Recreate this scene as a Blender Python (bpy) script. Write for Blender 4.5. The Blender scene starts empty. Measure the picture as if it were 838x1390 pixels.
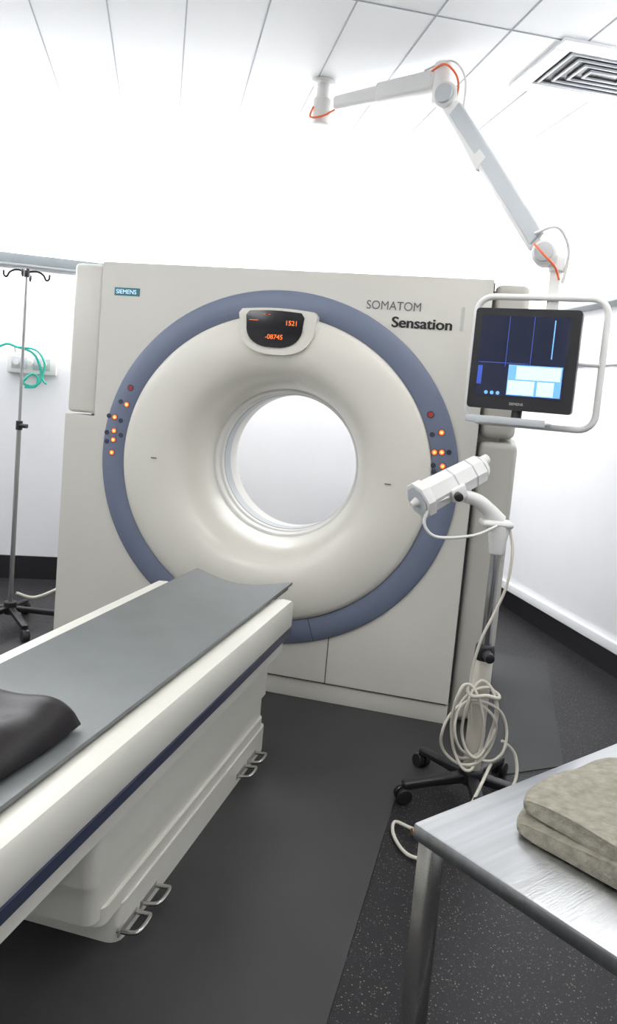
import bpy, bmesh, math, random
from mathutils import Vector, Matrix, noise
random.seed(4)
scene=bpy.context.scene
scene.view_settings.view_transform='Standard'
PHI=.2424; P0=(.7249,3.4126,0); TH=.197
def rw(x,y,z=0):
    return Vector((x*math.cos(TH)-y*math.sin(TH), x*math.sin(TH)+y*math.cos(TH), z))
# ---------------- materials
def mat(name,col,rough=.5,metal=0,emit=None,es=0,bump=0,bscale=40,var=0,vscale=4,coat=0,spec=None,stretch=None):
    m=bpy.data.materials.new(name);m.use_nodes=True;nt=m.node_tree;b=nt.nodes['Principled BSDF']
    b.inputs['Base Color'].default_value=(*col,1);b.inputs['Roughness'].default_value=rough;b.inputs['Metallic'].default_value=metal
    if coat:b.inputs['Coat Weight'].default_value=coat
    if spec is not None:b.inputs['Specular IOR Level'].default_value=spec
    if emit: b.inputs['Emission Color'].default_value=(*emit,1);b.inputs['Emission Strength'].default_value=es
    tc=nt.nodes.new('ShaderNodeTexCoord');vec=tc.outputs['Object']
    if stretch:
        mp=nt.nodes.new('ShaderNodeMapping');mp.inputs['Scale'].default_value=stretch;nt.links.new(vec,mp.inputs['Vector']);vec=mp.outputs['Vector']
    if var:
        n=nt.nodes.new('ShaderNodeTexNoise');n.inputs['Scale'].default_value=vscale;n.inputs['Detail'].default_value=4
        r=nt.nodes.new('ShaderNodeValToRGB');r.color_ramp.elements[0].position=.3;r.color_ramp.elements[1].position=.7
        r.color_ramp.elements[0].color=(*[c*(1-var) for c in col],1);r.color_ramp.elements[1].color=(*[min(1,c*(1+var)) for c in col],1)
        nt.links.new(vec,n.inputs['Vector']);nt.links.new(n.outputs['Fac'],r.inputs['Fac']);nt.links.new(r.outputs['Color'],b.inputs['Base Color'])
    if bump:
        n=nt.nodes.new('ShaderNodeTexNoise');n.inputs['Scale'].default_value=bscale;n.inputs['Detail'].default_value=3
        bp=nt.nodes.new('ShaderNodeBump');bp.inputs['Strength'].default_value=bump;bp.inputs['Distance'].default_value=.004
        nt.links.new(vec,n.inputs['Vector']);nt.links.new(n.outputs['Fac'],bp.inputs['Height']);nt.links.new(bp.outputs['Normal'],b.inputs['Normal'])
    return m
def speckle():
    m=bpy.data.materials.new('speckled_vinyl');m.use_nodes=True;nt=m.node_tree;b=nt.nodes['Principled BSDF'];b.inputs['Roughness'].default_value=.45;b.inputs['Specular IOR Level'].default_value=.3
    tc=nt.nodes.new('ShaderNodeTexCoord');prev=None
    base=nt.nodes.new('ShaderNodeRGB');base.outputs[0].default_value=(.011,.011,.013,1);prev=base.outputs[0]
    for sc,th,col in ((100,.18,(.27,.22,.16)),(65,.14,(.16,.11,.075)),(160,.22,(.07,.08,.10))):
        v=nt.nodes.new('ShaderNodeTexVoronoi');v.inputs['Scale'].default_value=sc
        nt.links.new(tc.outputs['Object'],v.inputs['Vector'])
        lt=nt.nodes.new('ShaderNodeMath');lt.operation='LESS_THAN';lt.inputs[1].default_value=th;nt.links.new(v.outputs['Distance'],lt.inputs[0])
        sp=nt.nodes.new('ShaderNodeSeparateColor');nt.links.new(v.outputs['Color'],sp.inputs[0])
        g=nt.nodes.new('ShaderNodeMath');g.operation='GREATER_THAN';g.inputs[1].default_value=.45;nt.links.new(sp.outputs[0],g.inputs[0])
        mu=nt.nodes.new('ShaderNodeMath');mu.operation='MULTIPLY';nt.links.new(lt.outputs[0],mu.inputs[0]);nt.links.new(g.outputs[0],mu.inputs[1])
        mx=nt.nodes.new('ShaderNodeMixRGB');mx.inputs['Color2'].default_value=(*col,1);nt.links.new(prev,mx.inputs['Color1']);nt.links.new(mu.outputs[0],mx.inputs['Fac']);prev=mx.outputs[0]
    nt.links.new(prev,b.inputs['Base Color']);return m
M=dict(
 wall=mat('wall_white',(.82,.825,.85),.45,var=.01),
 ceil=mat('ceiling_white',(.86,.875,.89),.55),
 line=mat('ceiling_joint',(.35,.38,.42),.6),
 floor=speckle(),
 pad=mat('grey_vinyl',(.042,.042,.043),.5,var=.12,vscale=3,bump=.05,bscale=200,spec=.3),
 skirt=mat('black_skirting',(.010,.010,.012),.45),
 rail=mat('rail_grey',(.27,.30,.31),.45),
 greyp=mat('grey_plastic',(.50,.53,.55),.4),
 white=mat('white_plastic',(.76,.76,.74),.35),
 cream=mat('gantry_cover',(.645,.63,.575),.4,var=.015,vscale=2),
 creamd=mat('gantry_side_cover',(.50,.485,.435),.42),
 disc=mat('gantry_disc',(.71,.69,.62),.3,coat=.15),
 tunnel=mat('bore_liner',(.72,.71,.68),.35),
 ring=mat('ring_blue_grey',(.150,.178,.255),.42),
 stripe=mat('stripe_navy',(.036,.043,.078),.45,spec=.3),
 seam=mat('seam_dark',(.05,.05,.05),.7),
 seaml=mat('seam_soft',(.3,.29,.27),.7),
 black=mat('black_plastic',(.012,.012,.014),.35),
 gloss=mat('black_glass',(.008,.008,.01),.08),
 matg=mat('table_pad_grey',(.145,.156,.158),.45,var=.05,vscale=8,bump=.08,bscale=300),
 table=mat('couch_cover',(.67,.66,.60),.4,var=.02),
 leather=mat('dark_vinyl',(.006,.004,.005),.42,bump=.4,bscale=14,spec=.3),
 chrome=mat('chrome',(.55,.54,.52),.2,1),
 pchrome=mat('chrome_dark',(.38,.38,.39),.2,1),
 steel=mat('brushed_steel',(.42,.43,.44),.3,1,var=.10,vscale=6,bump=.10,bscale=30,stretch=(.6,14,1)),
 pole=mat('pole_steel',(.34,.34,.34),.3,.9),
 cable=mat('cable_white',(.60,.57,.50),.5),
 orange=mat('cable_orange',(.85,.16,.05),.5),
 teal=mat('hose_teal',(.02,.42,.32),.4),
 badge=mat('badge_teal',(.03,.20,.23),.4),
 tgrey=mat('lettering_grey',(.13,.13,.14),.5),
 tblk=mat('lettering_black',(.012,.012,.012),.5),
 tlight=mat('lettering_light',(.50,.50,.47),.5),
 led=mat('led_orange',(.9,.2,.03),.4,emit=(1,.16,.02),es=.9),
 ledc=mat('led_core',(.9,.6,.3),.4,emit=(1,.55,.2),es=.9),
 ledr=mat('led_red',(.25,.015,.01),.4,emit=(.4,.02,.01),es=.25),
 btn=mat('button_dark',(.03,.035,.06),.4),
 seg=mat('segment_orange',(.9,.2,.02),.4,emit=(1,.15,.02),es=.9),
 scrn=mat('screen_dark',(.008,.010,.022),.15,emit=(.012,.018,.05),es=.5),
 scrl=mat('screen_line',(.04,.08,.4),.3,emit=(.05,.10,.5),es=.4),
 scrb=mat('screen_blue',(.12,.35,.75),.3,emit=(.20,.45,.9),es=.6),
 scrw=mat('screen_white',(.6,.75,.95),.3,emit=(.5,.72,.95),es=.6),
 wool=mat('wool_blanket',(.27,.255,.205),.95,bump=.9,bscale=160,var=.22,vscale=60),
 woold=mat('wool_stitch',(.07,.085,.07),.9),
 warm=mat('connector_brass',(.45,.25,.12),.35,.6),
 lamp=mat('lamp_diffuser',(.9,.9,.9),.4,emit=(1,.99,.97),es=4),  # glow for the added overhead fill panels
)
# ---------------- helpers
def empty(name,loc=(0,0,0),rz=0):
    e=bpy.data.objects.new(name,None);e.empty_display_size=.1;e.location=loc;e.rotation_euler=(0,0,rz);scene.collection.objects.link(e);return e
def finish(bm,name,parent,m,smooth=40):
    bmesh.ops.recalc_face_normals(bm,faces=bm.faces[:])
    me=bpy.data.meshes.new(name);bm.to_mesh(me);bm.free()
    ob=bpy.data.objects.new(name,me);scene.collection.objects.link(ob)
    if parent:ob.parent=parent
    me.materials.append(M[m] if isinstance(m,str) else m)
    if smooth:
        me.shade_smooth()
        try: me.set_sharp_from_angle(angle=math.radians(smooth))
        except Exception: pass
    return ob
def box(name,parent,lo,hi,m,bev=0,seg=3,mtx=None):
    bm=bmesh.new();bmesh.ops.create_cube(bm,size=1)
    for v in bm.verts: v.co=Vector([lo[i]+(v.co[i]+.5)*(hi[i]-lo[i]) for i in range(3)])
    if bev: bmesh.ops.bevel(bm,geom=bm.edges[:],offset=bev,segments=seg,profile=.5,affect='EDGES')
    if mtx: bmesh.ops.transform(bm,matrix=mtx,verts=bm.verts)
    return finish(bm,name,parent,m)
def prism(name,parent,poly,axis,a,b,m,bev=0,seg=2,smooth=40):
    bm=bmesh.new()
    def mk(p,t):
        if axis=='y':return (p[0],t,p[1])
        if axis=='x':return (t,p[0],p[1])
        return (p[0],p[1],t)
    A=[bm.verts.new(mk(p,a)) for p in poly];B=[bm.verts.new(mk(p,b)) for p in poly]
    n=len(poly);bm.faces.new(A);bm.faces.new(B[::-1])
    for i in range(n):bm.faces.new((A[i],A[(i+1)%n],B[(i+1)%n],B[i]))
    if bev:
        ed=[e for e in bm.edges if len(e.link_faces)==2 and e.calc_face_angle(0)>.5]
        bmesh.ops.bevel(bm,geom=ed,offset=bev,segments=seg,profile=.5,affect='EDGES')
    return finish(bm,name,parent,m,smooth)
def cyl(name,parent,p1,p2,r1,m,r2=None,seg=24,bev=0):
    r2=r1 if r2 is None else r2
    p1=Vector(p1);p2=Vector(p2);d=p2-p1
    bm=bmesh.new();bmesh.ops.create_cone(bm,cap_ends=True,segments=seg,radius1=r1,radius2=r2,depth=d.length)
    if bev: bmesh.ops.bevel(bm,geom=[e for e in bm.edges if e.calc_face_angle(0)>1],offset=bev,segments=3,profile=.5,affect='EDGES')
    mt=Matrix.Translation((p1+p2)/2)@d.to_track_quat('Z','Y').to_matrix().to_4x4()
    bmesh.ops.transform(bm,matrix=mt,verts=bm.verts)
    return finish(bm,name,parent,m)
def beam(name,parent,p1,p2,w,h,m,bev=.008,w2=None,h2=None):
    p1=Vector(p1);p2=Vector(p2);d=p2-p1;L=d.length;w2=w2 or w;h2=h2 or h
    bm=bmesh.new();bmesh.ops.create_cube(bm,size=1)
    for v in bm.verts:
        t=v.co.z+.5;v.co=Vector((v.co.x*(w+(w2-w)*t),v.co.y*(h+(h2-h)*t),v.co.z*L))
    bmesh.ops.bevel(bm,geom=bm.edges[:],offset=bev,segments=3,profile=.5,affect='EDGES')
    bmesh.ops.transform(bm,matrix=Matrix.Translation((p1+p2)/2)@d.to_track_quat('Z','Y').to_matrix().to_4x4(),verts=bm.verts)
    return finish(bm,name,parent,m)
def crom(P,n=8,closed=False):
    P=[Vector(p) for p in P];out=[];N=len(P)
    for i in range(N if closed else N-1):
        if closed:a,b,c,d=P[(i-1)%N],P[i],P[(i+1)%N],P[(i+2)%N]
        else:a,b,c,d=P[max(i-1,0)],P[i],P[i+1],P[min(i+2,N-1)]
        for k in range(n):
            t=k/n;out.append(.5*((2*b)+(c-a)*t+(2*a-5*b+4*c-d)*t*t+(3*b-a-3*c+d)*t**3))
    if not closed:out.append(P[-1])
    return out
def tube(name,parent,P,r,m,n=8,closed=False,seg=10,raw=False,r2=None):
    Q=[Vector(p) for p in P] if raw else crom(P,n,closed)
    bm=bmesh.new();N=len(Q);rings=[];up=None
    for i,q in enumerate(Q):
        a=Q[(i-1)%N] if (closed or i>0) else Q[i];b=Q[(i+1)%N] if (closed or i<N-1) else Q[i]
        t=(b-a).normalized()
        if up is None:
            up=Vector((0,0,1)) if abs(t.z)<.9 else Vector((1,0,0))
        up=(up-t*up.dot(t)).normalized();s=t.cross(up)
        rr=r if r2 is None else r+(r2-r)*i/(N-1)
        rings.append([bm.verts.new(q+rr*(math.cos(2*math.pi*k/seg)*up+math.sin(2*math.pi*k/seg)*s)) for k in range(seg)])
    for i in range(N if closed else N-1):
        A=rings[i];B=rings[(i+1)%N]
        for k in range(seg):bm.faces.new((A[k],A[(k+1)%seg],B[(k+1)%seg],B[k]))
    if not closed:bm.faces.new(rings[0]);bm.faces.new(rings[-1][::-1])
    return finish(bm,name,parent,m,60)
def rrect(cx,cy,w,h,r,n=6):
    out=[]
    for (sx,sy,a0) in ((1,1,0),(-1,1,90),(-1,-1,180),(1,-1,270)):
        for k in range(n+1):
            a=math.radians(a0+90*k/n);out.append((cx+sx*(w/2-r)+r*math.cos(a)*1,cy+sy*(h/2-r)+r*math.sin(a)))
    return out
KX,KZ,INZ=1.015,.965,.016
def lathe(name,parent,prof,c,m,seg=128,closed=False):
    """axis along local y through (c.x, c.z)"""
    bm=bmesh.new();rings=[]
    for k in range(seg):
        a=2*math.pi*k/seg;row=[]
        for (r,y) in prof:
            w=max(0,min(1,(r-.38)/.3)) if y<.3 else 0
            fx=1+(KX-1)*w;fz=.98+(KZ-.98)*w
            row.append(bm.verts.new((c[0]+r*fx*math.cos(a),y,c[1]+INZ*(1-w)+r*fz*math.sin(a))))
        rings.append(row)
    np_=len(prof)
    for k in range(seg):
        A=rings[k];B=rings[(k+1)%seg]
        for i in range(np_ if closed else np_-1):
            j=(i+1)%np_;bm.faces.new((A[i],A[j],B[j],B[i]))
    return finish(bm,name,parent,m,50)
def text(name,parent,s,size,mtx,m,ext=.0006,sx=1):
    cu=bpy.data.curves.new(name,'FONT');cu.body=s;cu.size=size;cu.extrude=ext
    t=bpy.data.objects.new(name+'_t',cu);scene.collection.objects.link(t)
    dg=bpy.context.evaluated_depsgraph_get();me=bpy.data.meshes.new_from_object(t.evaluated_get(dg))
    bpy.data.objects.remove(t)
    me.transform(Matrix.Scale(sx,4,(1,0,0)));me.transform(mtx);me.materials.clear();me.materials.append(M[m])
    ob=bpy.data.objects.new(name,me);scene.collection.objects.link(ob);ob.parent=parent;return ob
RX90=Matrix.Rotation(math.pi/2,4,'X')
# ---------------- room shell
XL,XR,YF,YB,ZC=-2.7,2.65,-1.6,5.58,2.9
room_rot=Matrix.Rotation(TH,4,'Z')
def rbox(name,lo,hi,m,bev=0,parent=None):
    return box(name,parent,lo,hi,m,bev,mtx=room_rot)
t=.1
rbox('floor',(XL-t,YF-t,-.1),(XR+t,YB+t,0),'floor')
ceiling=rbox('ceiling',(XL-t,YF-t,ZC),(XR+t,YB+t,ZC+.1),'ceil')
rbox('wall_back',(XL-t,YB,0),(XR+t,YB+t,ZC),'wall')
rbox('wall_right',(XR,YF,0),(XR+t,YB,ZC),'wall')
rbox('wall_left',(XL-t,YF,0),(XL,YB,ZC),'wall')
rbox('wall_front',(XL-t,YF-t,0),(XR+t,YF,ZC),'wall')
rbox('baseboard_back',(XL+.02,YB-.015,0),(XR-.015,YB,.16),'skirt')
rbox('baseboard_right',(XR-.015,YF,0),(XR,YB,.135),'skirt')
rbox('baseboard_left',(XL,YF,0),(XL+.015,YB,.16),'skirt')
rbox('trim_right_lower',(XR-.03,YF,.135),(XR,YB,.195),'ceil',.004)
rbox('trim_right_strip',(XR-.025,YF,1.775),(XR,YB,1.80),'greyp',.004)
rbox('trim_back',(XL,YB-.13,2.13),(XR-.13,YB,2.195),'rail',.006)
rbox('trim_right',(XR-.13,YF,2.13),(XR,YB,2.195),'rail',.006)
rbox('trim_left',(XL,YF,2.13),(XL+.13,YB-.13,2.195),'rail',.006)
k=0
x=-.31*8
while x<XR:
    rbox('joint_%d'%k,(x-.003,YF,ZC-.002),(x+.003,YB,ZC+.001),'line',parent=ceiling);k+=1;x+=.31
for y in (-1.0,.98,2.98,4.98):
    rbox('joint_%d'%k,(XL,y-.003,ZC-.0025),(XR,y+.003,ZC+.001),'line',parent=ceiling);k+=1
def g2w(x,y):
    return (P0[0]+x*math.cos(PHI)+y*math.sin(PHI),P0[1]-x*math.sin(PHI)+y*math.cos(PHI))
prism('floor_vinyl_pad',None,[g2w(*p) for p in [(-1.75,-3.6),(-.14,-3.6),(-.125,-.72),(.50,-.22),(.50,1.2),(-2.3,1.2),(-2.3,-.3),(-1.75,-.3)]],'z',.0,.004,'pad')
# ---------------- lights
def area(name,loc,rot,sx,sy,e,col=(1,1,1)):
    l=bpy.data.lights.new(name,'AREA');l.shape='RECTANGLE';l.size=sx;l.size_y=sy;l.energy=e;l.color=col
    o=bpy.data.objects.new(name,l);o.location=loc;o.rotation_euler=rot;scene.collection.objects.link(o);return o
area('cove_light_back',rw((XL+XR)/2,YB-.07,2.21),(math.pi-.25,0,TH),XR-XL-.3,.08,125,(1,.995,.985))
area('cove_light_right',rw(XR-.07,(YF+YB)/2+.8,2.21),(math.pi-.25,0,TH-math.pi/2),YB-YF-2,.08,64,(1,.995,.985))
area('cove_light_left',rw(XL+.07,(YF+YB)/2+.8,2.21),(math.pi-.25,0,TH+math.pi/2),YB-YF-2,.08,50,(1,.995,.985))
area('added_wash_back',rw((XL+XR)/2,YB-.09,2.12),(-.1,0,TH),XR-XL-.3,.06,40,(1,.995,.99))  # added light below the rail, brightens the lower back wall
for i,(x,y,e) in enumerate([(-.9,1.9,8),(.9,1.9,7),(-.9,-.2,8),(.9,-.2,8)]):
    e_=empty('added_fill_panel' if i==0 else 'added_fill_panel.%03d'%i,rw(x,y,ZC),TH)  # out-of-view panels added overhead for base illumination
    prism('frame',e_,rrect(0,0,.6,1.2,.02,2),'z',-.012,0,'white')
    prism('diffuser',e_,rrect(0,0,.54,1.14,.02,2),'z',-.016,-.010,'lamp')
    area('added_fill_light',(0,0,-.03),(0,0,0),.54,1.14,e,(1,.975,.93)).parent=e_
w=bpy.data.worlds.new('w');scene.world=w;w.use_nodes=True;w.node_tree.nodes['Background'].inputs[0].default_value=(.8,.85,.9,1);w.node_tree.nodes['Background'].inputs[1].default_value=.3
# ---------------- ceiling air vent
v=empty('ceiling_air_vent',rw(1.77,3.20,ZC),TH)
def frame(nm,par,w0,h0,w1,h1,z0,z1,m):
    for i,(lo,hi) in enumerate([((-w0,h1),(w0,h0)),((-w0,-h0),(w0,-h1)),((-w0,-h1),(-w1,h1)),((w1,-h1),(w0,h1))]):
        box('%s_%d'%(nm,i),par,(lo[0],lo[1],z0),(hi[0],hi[1],z1),m,.002,1)
frame('surround',v,.32,.25,.25,.165,-.012,0,'ceil')
box('duct',v,(-.25,-.165,-.003),(.25,.165,-.001),'black')
for i in range(4):
    a=.235-i*.05;b=.152-i*.038
    frame('louvre_%d'%i,v,a,b,a-.012,b-.009,-.014,-.004,'greyp')
# ---------------- CT gantry
G=empty('ct_scanner_gantry',P0,-PHI)
CX,CZ=-.926,1.073
def cut(ob,r,y0,y1,kx=1,kz=1):
    bm=bmesh.new();n=160
    A=[bm.verts.new((CX+r*kx*math.cos(2*math.pi*k/n),y0,CZ+r*kz*math.sin(2*math.pi*k/n))) for k in range(n)]
    B=[bm.verts.new((CX+r*kx*math.cos(2*math.pi*k/n),y1,CZ+r*kz*math.sin(2*math.pi*k/n))) for k in range(n)]
    bm.faces.new(A);bm.faces.new(B[::-1])
    for k in range(n):bm.faces.new((A[k],A[(k+1)%n],B[(k+1)%n],B[k]))
    c=finish(bm,'cutter',G,'cream',0)
    md=ob.modifiers.new('b','BOOLEAN');md.operation='DIFFERENCE';md.object=c;md.solver='EXACT'
    bpy.context.view_layer.update()
    dg=bpy.context.evaluated_depsgraph_get();me=bpy.data.meshes.new_from_object(ob.evaluated_get(dg))
    ob.modifiers.clear();ob.data=me;bpy.data.objects.remove(c)
    me.shade_smooth()
    try: me.set_sharp_from_angle(angle=math.radians(35))
    except Exception: pass
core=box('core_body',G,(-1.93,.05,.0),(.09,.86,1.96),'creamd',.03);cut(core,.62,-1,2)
front=prism('front_cover',G,[(-1.854,1.99),(0,1.99),(0,.1),(-2.015,.1),(-2.015,1.24),(-1.854,1.24)],'y',-.03,.08,'cream',.012,3);cut(front,.75,-1,2,KX,KZ)
box('side_cover_upper_a',G,(-2.02,-.012,1.25),(-1.858,.88,1.98),'cream',.02)
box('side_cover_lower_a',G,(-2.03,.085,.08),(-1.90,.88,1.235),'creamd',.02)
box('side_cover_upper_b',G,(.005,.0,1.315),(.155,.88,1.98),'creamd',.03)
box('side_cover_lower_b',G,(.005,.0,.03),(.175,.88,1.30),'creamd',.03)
box('plinth',G,(-1.99,-.018,0),(.0,.6,.088),'cream',.006)
box('plinth_gap',G,(-1.98,-.01,.085),(-.01,.3,.102),'seam')
box('rear_cover',G,(-1.98,.86,.1),(.13,.89,1.95),'cream',.012);
cut(bpy.data.objects['rear_cover'],.62,-1,2)
ring=[(.740,-.02),(.740,-.040),(.744,-.043),(.848,-.043),(.854,-.038),(.854,-.02)]
lathe('blue_ring',G,ring,(CX,CZ),'ring',160,True)
disc=[(.739,.0),(.739,-.040),(.733,-.052),(.715,-.061),(.68,-.069),(.62,-.075),(.56,-.074),(.51,-.064),(.47,-.044),(.44,-.014),(.415,.03),(.397,.08),(.384,.14),(.376,.19),(.374,.20)]
lathe('front_funnel',G,disc,(CX,CZ),'disc',160)
lathe('bore_lip',G,[(.374,.20),(.366,.202),(.362,.21),(.360,.23),(.357,.25),(.352,.254),(.350,.265),(.350,.29)],(CX,CZ),'tunnel',128)
lathe('bore_window',G,[(.350,.29),(.347,.292),(.347,.375),(.350,.377)],(CX,CZ),'greyp',128)
lathe('bore_liner',G,[(.350,.377),(.350,.47),(.356,.50),(.40,.60),(.48,.74),(.58,.86),(.61,.895)],(CX,CZ),'tunnel',128)
for i,a in enumerate((-71,-109)):
    aa=math.radians(a);c1=Vector((CX+.742*KX*math.cos(aa),-.0437,CZ+.742*KZ*math.sin(aa)));c2=Vector((CX+.852*KX*math.cos(aa),-.0437,CZ+.852*KZ*math.sin(aa)))
    cyl('ring_seam_%d'%i,G,c1,c2,.0016,'seam',seg=6)
for i,xx in enumerate((-.575,-1.30)):
    box('cover_seam_%d'%i,G,(xx-.002,-.0312,.1),(xx+.002,-.029,.33),'seam')
box('cover_seam_edge',G,(-.0005,-.01,.1),(.005,.02,1.98),'seam')
for i,xx in enumerate((-1.5,-.364)):
    box('marker_%d'%i,G,(xx-.014,-.0785,1.069),(xx+.014,-.062,1.0725),'seam')
def dot(i,x,z,kind):
    y=-.043
    if kind=='o':
        cyl('led_%d'%i,G,(x,y+.002,z),(x,y-.004,z),.0118,'led',seg=20);cyl('led_core_%d'%i,G,(x,y,z),(x,y-.005,z),.0062,'ledc',seg=16)
        cyl('led_rim_%d'%i,G,(x,y+.002,z),(x,y-.002,z),.015,'btn',seg=20)
    elif kind=='r':
        cyl('led_%d'%i,G,(x,y+.002,z),(x,y-.004,z),.011,'ledr',seg=20);cyl('led_rim_%d'%i,G,(x,y+.002,z),(x,y-.003,z),.016,'btn',seg=20)
    else: cyl('button_%d'%i,G,(x,y+.002,z),(x,y-.003,z),.0115,'btn',seg=20)
L=[(183,527,'r'),(178,549,'o'),(170,546,'d'),(162,567,'o'),(154,566,'d'),(170,571,'d'),(161,585,'o'),(151,588,'d'),(170,590,'d'),(160,597,'o'),(151,600,'d'),(158,614,'o')]
for i,(px,py,kd) in enumerate(L): dot(i,-1.661+(px-183)*.0040+(py-527)*.00025,1.393-(py-527)*.0037,kd)
L=[(586,563,'r'),(601,586,'o'),(588,590,'d'),(591,614,'o'),(601,613,'o'),(611,612,'d'),(602,632,'o'),(589,632,'d'),(590,641,'d')]
for i,(px,py,kd) in enumerate(L): dot(20+i,-.210+(px-586)*.0032+(py-563)*.00035,1.394-(py-563)*.0032,kd)
def shield(cx,top,w,h,n=18,crown=.01):
    pts=[(cx+w/2,top-.02),(cx+w/2-.015,top)]
    pts+=[(cx+w/2-.015-(w-.03)*k/n,top+crown*math.sin(math.pi*k/n)) for k in range(1,n)]
    pts+=[(cx-w/2+.015,top),(cx-w/2,top-.02)]
    for k in range(n+1):
        a=math.pi+math.pi*k/n
        pts.append((cx+(w/2)*.97*math.copysign(abs(math.cos(a))**.8,math.cos(a)),top-.055-(h-.055)*abs(math.sin(a))**.8))
    return pts
prism('display_surround',G,shield(-.935,1.80,.37,.20),'y',-.088,-.03,'disc',.01,3)
prism('display_glass',G,shield(-.945,1.792,.275,.160,crown=.006),'y',-.094,-.08,'gloss',.003,2)
def gt(name,s,size,x,y,z,m,**k): return text(name,G,s,size,Matrix.Translation((x,y,z))@RX90,m,**k)
gt('display_digits_a','1521',.030,-.895,-.0955,1.735,'seg');gt('display_digits_b','-08745',.030,-.985,-.0955,1.670,'seg');gt('display_digits_c','-----',.026,-1.065,-.0955,1.745,'seg');gt('display_digits_d','--  --',.018,-1.00,-.0955,1.775,'seg')
box('badge',G,(-1.785,-.0325,1.832),(-1.652,-.029,1.870),'badge',.001,1)
gt('badge_lettering','SIEMENS',.029,-1.776,-.0335,1.841,'scrw')
gt('lettering_series','SOMATOM',.054,-.545,-.0315,1.838,'tgrey',sx=.93)
for i,(dx,dz) in enumerate([(0,0),(.0018,0),(-.0018,0),(0,.0012),(0,-.0012),(.0032,0)]):
    gt('lettering_model_%d'%i,'Sensation',.064,-.425+dx,-.0315-i*.0001,1.765+dz,'tblk',sx=1.09)
gt('lettering_number','16',.15,-.155,-.031,1.765,'tlight')
# ---------------- patient table
T=empty('patient_table',P0,-PHI); TC=-.935
prof=[(-.288,.470),(-.300,.50),(-.300,.585),(-.292,.600),(-.255,.603),(-.20,.590),(-.10,.576),(0,.572),(.10,.576),(.20,.590),(.255,.603),(.292,.600),(.300,.585),(.300,.50),(.288,.470)]
prism('couch_shell',T,[(TC+a,b) for a,b in prof],'y',-.52,-3.0,'table',.008,2)
prism('couch_stripe',T,rrect(TC,-1.76,.608,2.488,.012,3),'z',.466,.495,'stripe',.003,1)
prism('couch_underside',T,rrect(TC,-1.75,.56,2.44,.03,3),'z',.40,.466,'table',.01,2)
def slab(name,par,x0,x1,y0,y1,zf,th,m,nx=20,ny=40,edge=None):
    bm=bmesh.new();g=[];h=[]
    for j in range(ny+1):
        r1=[];r2=[]
        for i in range(nx+1):
            x=x0+(x1-x0)*i/nx;y=y0+(y1-y0)*j/ny
            if edge:y+=edge(i/nx)*(1-j/ny)**6
            z=zf(x,y);r1.append(bm.verts.new((x,y,z)));r2.append(bm.verts.new((x,y,z-th)))
        g.append(r1);h.append(r2)
    for j in range(ny):
        for i in range(nx):
            bm.faces.new((g[j][i],g[j][i+1],g[j+1][i+1],g[j+1][i]));bm.faces.new((h[j][i],h[j+1][i],h[j+1][i+1],h[j][i+1]))
    for j in range(ny):
        for i in (0,nx):bm.faces.new((g[j][i],g[j+1][i],h[j+1][i],h[j][i]))
    for i in range(nx):
        for j in (0,ny):bm.faces.new((g[j][i],g[j][i+1],h[j][i+1],h[j][i]))
    return finish(bm,name,par,m,35)
zf=lambda x,y:.588+.028*((x-TC)/.225)**2
slab('couch_mat',T,TC-.225,TC+.225,-.27,-2.95,zf,.012,'matg',edge=lambda u:-.05*math.sin(math.pi*u)**2)
slab('couch_top',T,TC-.215,TC+.215,-.30,-2.9,lambda x,y:zf(x,y)-.0125,.014,'black',edge=lambda u:-.05*math.sin(math.pi*u)**2)
prism('column_cover',T,rrect(TC,-1.27,.485,1.36,.03,4),'z',.235,.405,'table',.012,2)
prism('column_inner',T,rrect(TC,-1.26,.462,1.32,.03,4),'z',.12,.24,'table',.008,2)
prism('column_skirt',T,rrect(TC,-1.25,.482,1.28,.03,4),'z',.10,.145,'table',.012,2)
prism('foot',T,rrect(TC,-1.20,.495,1.22,.035,4),'z',.0,.105,'table',.015,2)
for i,y in enumerate((-.76,-.88,-1.64,-1.76)):
    tube('pedal_loop_%d'%i,T,[(TC+.24,y-.04,.035),(TC+.28,y-.04,.04),(TC+.298,y-.028,.045),(TC+.298,y+.028,.045),(TC+.28,y+.04,.04),(TC+.24,y+.04,.035)],.006,'chrome',5)
    box('pedal_slot_%d'%i,T,(TC+.245,y-.05,.025),(TC+.2495,y+.05,.045),'seaml')
def cushion(name,par,c,dx,dy,dz,m,rz=0,wr=.008):
    bm=bmesh.new();n=30;top=[];bot=[]
    mt=Matrix.Translation(c)@Matrix.Rotation(rz,4,'Z')
    for j in range(n+1):
        a=[];b=[]
        for i in range(n+1):
            u=-1+2*i/n;vv=-1+2*j/n
            e=max(0,(1-abs(u)**8))**.5*max(0,(1-abs(vv)**8))**.5
            x=u*dx/2*(1-.05*vv*vv);y=vv*dy/2*(1-.05*u*u)
            nz=noise.noise(Vector((x*9,y*9,1.3)))*wr+.02*vv
            a.append(bm.verts.new((x,y,dz*(.30+.70*e)+nz*e)));b.append(bm.verts.new((x,y,dz*.28*(1-e))) )
        top.append(a);bot.append(b)
    for j in range(n):
        for i in range(n):
            bm.faces.new((top[j][i],top[j][i+1],top[j+1][i+1],top[j+1][i]));bm.faces.new((bot[j][i],bot[j+1][i],bot[j+1][i+1],bot[j][i+1]))
    for j in range(n):
        for i in (0,n):bm.faces.new((top[j][i],top[j+1][i],bot[j+1][i],bot[j][i]));bm.faces.new((top[i][j],top[i][j+1],bot[i][j+1],bot[i][j]))
    bmesh.ops.transform(bm,matrix=mt,verts=bm.verts)
    return finish(bm,name,par,m,80)
PL=empty('head_pillow',P0,-PHI)
cushion('cushion',PL,(TC-.02,-2.11,.597),.38,.42,.066,'leather',-.05,.020)
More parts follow.
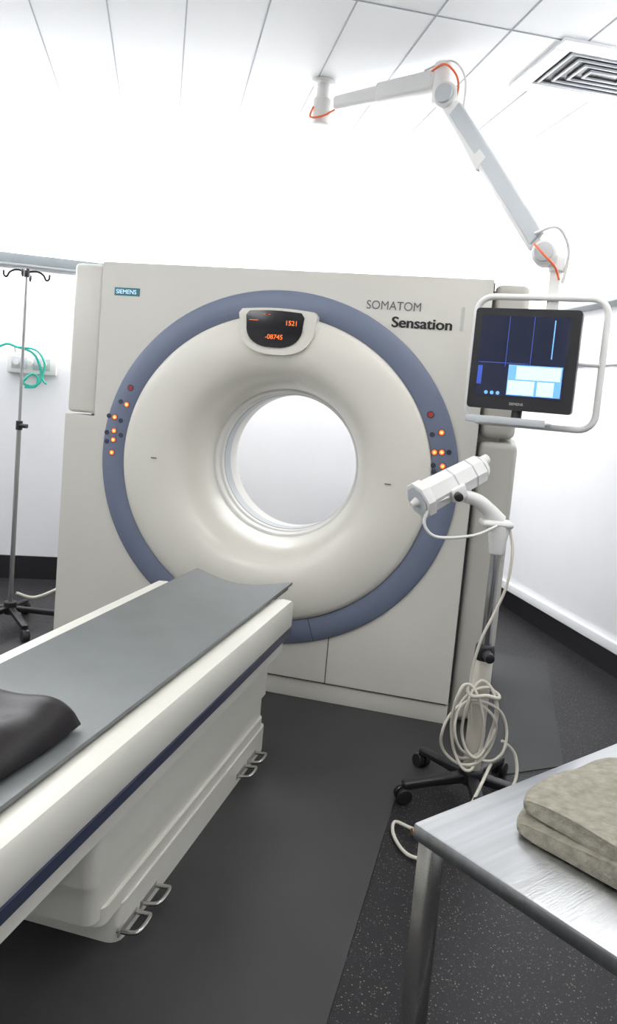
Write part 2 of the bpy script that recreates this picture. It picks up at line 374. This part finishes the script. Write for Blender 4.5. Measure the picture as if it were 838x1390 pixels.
# ---------------- monitor on articulated arm
A=math.radians(25)
MO=empty('ceiling_mounted_monitor',(.765,2.95,0),-A)
prism('monitor_housing',MO,rrect(.008,1.627,.385,.375,.014,4),'y',-.045,-.005,'black',.005,2)
prism('monitor_back',MO,rrect(.008,1.63,.33,.31,.05,4),'y',-.01,.045,'black',.012,2)
box('screen',MO,(-.158,-.0475,1.487),(.162,-.044,1.787),'scrn',.001,1)
q=-.0485
box('screen_vline',MO,(-.055,q,1.6),(-.053,-.046,1.785),'scrl');box('screen_hline',MO,(-.155,q,1.612),(.03,-.046,1.614),'scrl');box('screen_vline_b',MO,(.035,q,1.6),(.037,-.046,1.785),'scrl')
box('screen_strip',MO,(.108,q,1.635),(.112,-.046,1.775),'scrb')
box('screen_bar',MO,(-.155,q,1.53),(-.138,-.046,1.6),'scrl')
box('screen_panel',MO,(-.04,q,1.495),(.155,-.046,1.608),'scrb');box('screen_window',MO,(-.037,q-.0006,1.498),(.06,-.046,1.55),'scrw');box('screen_window_b',MO,(-.01,q-.0008,1.555),(.150,-.046,1.604),'scrw')
box('screen_window_c',MO,(.07,q-.0008,1.498),(.13,-.046,1.55),'scrw')
for i in range(3):cyl('screen_icon_%d'%i,MO,(-.115+i*.022,q,1.50),(-.115+i*.022,-.046,1.50),.007,'scrb',seg=12)
text('monitor_lettering',MO,'SIEMENS',.014,Matrix.Translation((-.025,-.0465,1.458))@RX90,'tlight')
fr=rrect(.033,1.63,.485,.485,.06,6)
tube('handle_frame',MO,[(a,.065,b) for a,b in fr],.0125,'white',raw=True,closed=True,seg=14)
box('shelf',MO,(-.17,-.09,1.392),(.12,.06,1.402),'greyp',.004,2)
box('shelf_lip',MO,(-.17,-.1,1.385),(.12,-.085,1.412),'greyp',.004,2)
cyl('monitor_stem',MO,(.0,-.01,1.40),(.0,.0,1.46),.02,'black')
beam('crossbar',MO,(-.2,.065,1.63),(.27,.065,1.63),.03,.012,'white',.004)
box('vesa_plate',MO,(-.05,.04,1.58),(.05,.06,1.68),'white',.005)
beam('hanger_post',MO,(.07,.085,1.61),(.07,.085,1.985),.045,.03,'white',.01)
arm=empty('arm_assembly');arm.parent=MO;arm.matrix_parent_inverse=(Matrix.Translation((.765,2.95,0))@Matrix.Rotation(-A,4,'Z')).inverted()
cyl('lower_joint_vertical',arm,(.865,2.998,1.97),(.865,2.998,2.03),.03,'white',bev=.008)
cyl('lower_joint',arm,(.80,2.965,2.035),(.83,3.03,2.035),.048,'white',bev=.01)
cyl('lower_joint_cap',arm,(.795,2.955,2.035),(.80,2.965,2.035),.036,'greyp',bev=.003)
beam('lower_knuckle',arm,(.80,3.0,2.04),(.865,3.0,2.0),.06,.05,'white',.012)
beam('spring_arm_lower',arm,(.79,3.01,2.06),(.60,3.225,2.42),.058,.062,'white',.014,.064,.07)
beam('spring_arm_upper',arm,(.605,3.22,2.40),(.45,3.40,2.70),.072,.078,'white',.014,.062,.066)
beam('arm_cover_strip',arm,(.775,2.985,2.085),(.47,3.34,2.655),.022,.062,'greyp',.004)
cyl('elbow_lower',arm,(.42,3.36,2.72),(.465,3.44,2.72),.052,'white',bev=.012)
cyl('elbow_cap',arm,(.413,3.348,2.72),(.42,3.36,2.72),.038,'greyp',bev=.003)
cyl('elbow_upper',arm,(.415,3.43,2.70),(.415,3.43,2.87),.038,'white',bev=.01)
beam('boom',arm,(.40,3.44,2.80),(-.03,3.755,2.785),.062,.072,'white',.014,.052,.058)
beam('boom_sleeve',arm,(.39,3.447,2.80),(.16,3.615,2.792),.07,.08,'white',.014)
cyl('mount_hub',arm,(-.092,3.80,2.70),(-.092,3.80,2.82),.042,'white',bev=.01)
cyl('mount_column',arm,(-.092,3.80,2.82),(-.092,3.80,2.885),.03,'white')
cyl('mount_flange',arm,(-.092,3.80,2.882),(-.092,3.80,2.9),.055,'white',bev=.006)
tube('cable_elbow',arm,[(.36,3.44,2.83),(.41,3.37,2.84),(.46,3.36,2.80),(.475,3.35,2.74),(.46,3.36,2.68)],.0045,'orange')
tube('cable_mount',arm,[(-.03,3.73,2.75),(-.08,3.73,2.72),(-.14,3.76,2.72),(-.13,3.77,2.77)],.0045,'orange')
tube('cable_lower',arm,[(.76,2.96,2.06),(.79,2.93,2.02),(.84,2.94,1.98),(.87,2.97,1.94)],.004,'orange')
tube('cable_white_a',arm,[(.76,2.97,2.10),(.83,2.93,2.12),(.89,2.96,2.05),(.89,2.99,1.93)],.006,'white')
tube('cable_white_b',arm,[(.34,3.45,2.84),(.44,3.38,2.86),(.50,3.35,2.78),(.50,3.33,2.64)],.0045,'white')
# ---------------- injector stand
I=empty('injector_stand',(.695,2.745,0))
for i in range(5):
    a=math.radians(196+72*i);d=Vector((math.cos(a),math.sin(a),0));n=Vector((-d.y,d.x,0))
    beam('leg_%d'%i,I,d*.03+Vector((0,0,.085)),d*.27+Vector((0,0,.066)),.045,.035,'black',.008,.035,.025)
    c=d*.265
    cyl('caster_%d_a'%i,I,c+n*.006+Vector((0,0,.028)),c+n*.026+Vector((0,0,.028)),.028,'black',bev=.004)
    cyl('caster_%d_b'%i,I,c-n*.006+Vector((0,0,.028)),c-n*.026+Vector((0,0,.028)),.028,'black',bev=.004)
    cyl('caster_stem_%d'%i,I,c+Vector((0,0,.03)),c+Vector((0,0,.07)),.009,'black')
cyl('hub',I,(0,0,.06),(0,0,.12),.045,'black',bev=.01)
cyl('column_lower',I,(0,0,.11),(0,0,.54),.033,'cable',bev=.004)
cyl('clamp',I,(0,0,.53),(0,0,.59),.038,'black',.034,bev=.01)
cyl('clamp_knob',I,(0,-.03,.56),(0,-.085,.56),.018,'black',bev=.004)
cyl('column_upper',I,(0,0,.58),(0,0,.95),.019,'pchrome')
cyl('top_socket',I,(0,0,.92),(0,0,1.03),.026,'white',.040,bev=.006)
box('top_plate',I,(-.07,-.04,1.02),(.045,.04,1.045),'white',.012)
tube('curved_arm',I,[(0,0,1.04),(-.04,-.005,1.075),(-.09,-.015,1.11),(-.15,-.025,1.125),(-.19,-.03,1.125)],.028,'white',r2=.02,seg=14)
h1=Vector((-.30,-.065,1.100));h2=Vector((-.085,.04,1.220));ax=(h2-h1).normalized()
cyl('head_body',I,h1,h2,.064,'white',.054,seg=8,bev=.010)
cyl('head_collar',I,h1-ax*.012,h1+ax*.022,.070,'white',.070,seg=8,bev=.005)
cyl('head_face',I,h1-ax*.015,h1-ax*.012,.055,'greyp',.055,seg=8)
cyl('head_nozzle',I,h1-ax*.04,h1-ax*.012,.010,'white',.018,seg=16)
side=ax.cross(Vector((0,0,1))).normalized();upv=side.cross(ax).normalized()
cyl('head_band',I,h1+ax*.13,h1+ax*.136,.0600,'greyp',.0600,seg=8)
cyl('head_band_b',I,h1+ax*.215,h1+ax*.219,.0575,'greyp',.0575,seg=8)
beam('head_clamp_block',I,h1+ax*.09+side*.055-upv*.02,h1+ax*.15+side*.055-upv*.02,.03,.05,'white',.006)
cyl('head_cap',I,h2,h2+ax*.02,.05,'white',.035,seg=12,bev=.004)
cyl('head_knob',I,h2+ax*.015+upv*.02,h2+ax*.045+upv*.02,.018,'white',seg=16,bev=.003)
cyl('head_pivot',I,(-.175,-.035,1.10),(-.175,-.035,1.15),.022,'white',bev=.004)
cyl('pivot_knob',I,(-.175,-.045,1.13),(-.175,-.115,1.125),.015,'black',bev=.004)
tube('cable_loop',I,[(-.205,-.08,1.12),(-.26,-.10,1.09),(-.285,-.105,1.03),(-.25,-.10,.985),(-.18,-.08,.98),(-.09,-.06,.995),(-.02,-.05,1.03)],.0055,'white')
tube('cable_down',I,[(.035,-.01,1.02),(.05,-.03,.94),(.042,-.035,.82),(.01,-.04,.72),(-.03,-.05,.62),(-.05,-.05,.50),(-.045,-.05,.40),(-.03,-.05,.30)],.0055,'cable')
for j,(cx,cy,cz,rx_,rz_,tl) in enumerate([(-.02,-.055,.31,.075,.14,.1),(.0,-.07,.29,.09,.12,-.1),(-.04,-.06,.27,.10,.11,.2),(-.01,-.065,.33,.06,.13,.0),(-.05,-.075,.30,.055,.16,-.15)]):
    pts=[]
    for k in range(12):
        a=2*math.pi*k/12;wv=1+.07*math.sin(2*a+j*1.7)
        pts.append((cx+wv*rx_*math.cos(a)+tl*rz_*math.sin(a),cy+.014*math.sin(3*a+j),cz+wv*rz_*math.sin(a)))
    tube('coil_%d'%j,I,pts,.0055,'cable',5,closed=True)
tube('cable_tie',I,[(-.045,-.085,.42),(0,-.095,.43),(.045,-.085,.42),(.05,-.03,.42),(0,.04,.42),(-.05,-.02,.42)],.007,'cable',4,closed=True)
tube('cable_floor',I,[(.08,-.07,.26),(.14,-.05,.20),(.13,-.10,.11),(0,-.22,.012),(-.10,-.25,.012),(-.18,-.30,.012),(-.25,-.28,.02),(-.30,-.24,.014),(-.31,-.33,.012),(-.27,-.43,.012),(-.17,-.44,.012)],.006,'cable')
tube('cable_floor_b',I,[(.05,-.07,.17),(-.05,-.20,.05),(-.13,-.27,.012),(-.20,-.31,.02)],.006,'cable')
tube('connector',I,[(-.08,-.24,.022),(-.14,-.27,.022),(-.20,-.29,.022)],.014,'cable');tube('connector_tip',I,[(-.20,-.29,.022),(-.25,-.305,.022)],.011,'warm')
# ---------------- steel instrument table
b=math.radians(39)
S=empty('steel_instrument_table',(.185,1.01,0),b)
box('top',S,(0,-.62,.826),(1.1,0,.85),'steel',.004,2)
for i,(x,y) in enumerate([(.005,-.035),(1.065,-.035),(.005,-.615),(1.065,-.615)]):
    box('leg_%d'%i,S,(x,y,.02),(x+.028,y+.028,.827),'chrome',.003,2);cyl('leg_foot_%d'%i,S,(x+.014,y+.014,0),(x+.014,y+.014,.022),.018,'black')
for i,(lo,hi) in enumerate([((.035,-.03,.2),(1.065,-.01,.22)),((.035,-.61,.2),(1.065,-.59,.22)),((.01,-.585,.2),(.03,-.035,.22)),((1.07,-.585,.2),(1.09,-.035,.22))]):
    box('stretcher_%d'%i,S,lo,hi,'steel',.003,1)
BL=empty('folded_blanket',(.185,1.01,0),b)
def fold(name,x0,x1,y0,y1,z0,z1,seed,m='wool'):
    bm=bmesh.new();nx,n=30,32
    rings=[]
    cy,cz=(y0+y1)/2,(z0+z1)/2;hy,hz=(y1-y0)/2,(z1-z0)/2
    for i in range(nx+1):
        u=i/nx;x=x0+(x1-x0)*u;s=1-.14*(abs(2*u-1)**5);row=[]
        for k in range(n):
            a=2*math.pi*k/n;ca,sa=math.cos(a),math.sin(a)
            yy=cy+hy*s*math.copysign(abs(ca)**.5,ca);zz=cz+hz*(s)*math.copysign(abs(sa)**.65,sa)
            nn=noise.noise(Vector((x*11,yy*11,zz*11+seed)))*.012
            row.append(bm.verts.new((x+nn*.5,yy+nn,max(zz+nn*.6,z0))))
        rings.append(row)
    for i in range(nx):
        for k in range(n):bm.faces.new((rings[i][k],rings[i][(k+1)%n],rings[i+1][(k+1)%n],rings[i+1][k]))
    bm.faces.new(rings[0]);bm.faces.new(rings[-1][::-1])
    return finish(bm,name,BL,m,70)
fold('layer_bottom',.105,.40,-.40,-.065,.851,.880,1);fold('layer_top',.115,.40,-.40,-.07,.872,.904,5)
fold('layer_upper',.16,.40,-.42,-.19,.885,.922,9)
tube('stitched_edge',BL,[(.158,-.40,.900),(.153,-.34,.902),(.150,-.28,.904),(.154,-.22,.902)],.0022,'woold')
# ---------------- IV pole
V=empty('iv_pole',(-1.60,4.22,0))
for i in range(5):
    a=math.radians(20+72*i);d=Vector((math.cos(a),math.sin(a),0));n=Vector((-d.y,d.x,0))
    beam('leg_%d'%i,V,d*.02+Vector((0,0,.11)),d*.27+Vector((0,0,.075)),.035,.03,'black',.007);c=d*.27
    cyl('caster_%d'%i,V,c-n*.02+Vector((0,0,.034)),c+n*.02+Vector((0,0,.034)),.034,'black',bev=.006);cyl('stem_%d'%i,V,c+Vector((0,0,.03)),c+Vector((0,0,.09)),.009,'black')
cyl('hub',V,(0,0,.08),(0,0,.15),.035,'black',bev=.006)
cyl('pole_lower',V,(0,0,.12),(0,0,1.13),.0125,'pole');cyl('pole_upper',V,(0,0,1.1),(0,0,1.96),.008,'pole')
cyl('clamp',V,(0,0,1.11),(0,0,1.16),.018,'black',bev=.003);cyl('clamp_knob',V,(.01,-.01,1.135),(.05,-.02,1.135),.012,'black')
cyl('top_hub',V,(0,0,1.93),(0,0,1.975),.016,'black')
for i,a in enumerate((10,190,100,280)):
    d=Vector((math.cos(math.radians(a)),math.sin(math.radians(a)),0))
    tube('hook_%d'%i,V,[Vector((0,0,1.955)),d*.05+Vector((0,0,1.965)),d*.085+Vector((0,0,1.95)),d*.10+Vector((0,0,1.925)),d*.115+Vector((0,0,1.93)),d*.118+Vector((0,0,1.955))],.006,'black')
tube('power_cord',V,[(.03,0,.20),(.12,.05,.17),(.24,.15,.22),(.33,.35,.27),(.4,.5,.3)],.009,'cable')
# ---------------- wall service unit + hose
U=empty('wall_socket_unit',rw(-.87,YB,0),TH)
box('trunking',U,(-.15,-.06,1.42),(.17,0,1.56),'white',.008);box('socket_plate',U,(-.12,-.066,1.45),(-.02,-.058,1.53),'greyp',.003);box('socket_plate_b',U,(.02,-.066,1.45),(.13,-.058,1.53),'greyp',.003)
for i in range(3):cyl('outlet_%d'%i,U,(-.09+i*.09,-.06,1.49),(-.09+i*.09,-.085,1.49),.018,'white')
cyl('hook',U,(-.10,-.05,1.56),(-.10,-.10,1.60),.008,'chrome')
Hs=empty('oxygen_hose',rw(-.87,YB,0),TH)
tube('hose',Hs,[(-.22,-.12,1.2),(-.27,-.13,1.22),(-.30,-.13,1.35),(-.27,-.13,1.5),(-.16,-.12,1.60),(-.08,-.11,1.59),(.02,-.12,1.56),(.07,-.12,1.48),(.08,-.12,1.38),(.03,-.12,1.34),(-.03,-.12,1.36),(.02,-.12,1.42),(.06,-.12,1.40),(.05,-.12,1.34),(-.02,-.12,1.33)],.008,'teal')
tube('hose_b',Hs,[(-.08,-.11,1.59),(.04,-.125,1.58),(.10,-.125,1.50),(.09,-.12,1.40),(.12,-.12,1.36)],.007,'teal')
# ---------------- camera
p,rho,f=.1014,.0882,1050.7142
cd=bpy.data.cameras.new('camera');cd.sensor_fit='AUTO';cd.sensor_width=36;cd.lens=f/1390*36;cd.shift_y=-45/1390;cd.clip_start=.05
co=bpy.data.objects.new('camera',cd);scene.collection.objects.link(co)
co.matrix_world=Matrix.Translation((0,0,1.4118))@Matrix.Rotation(math.pi/2-p,4,'X')@Matrix.Rotation(rho,4,'Z')
scene.camera=co
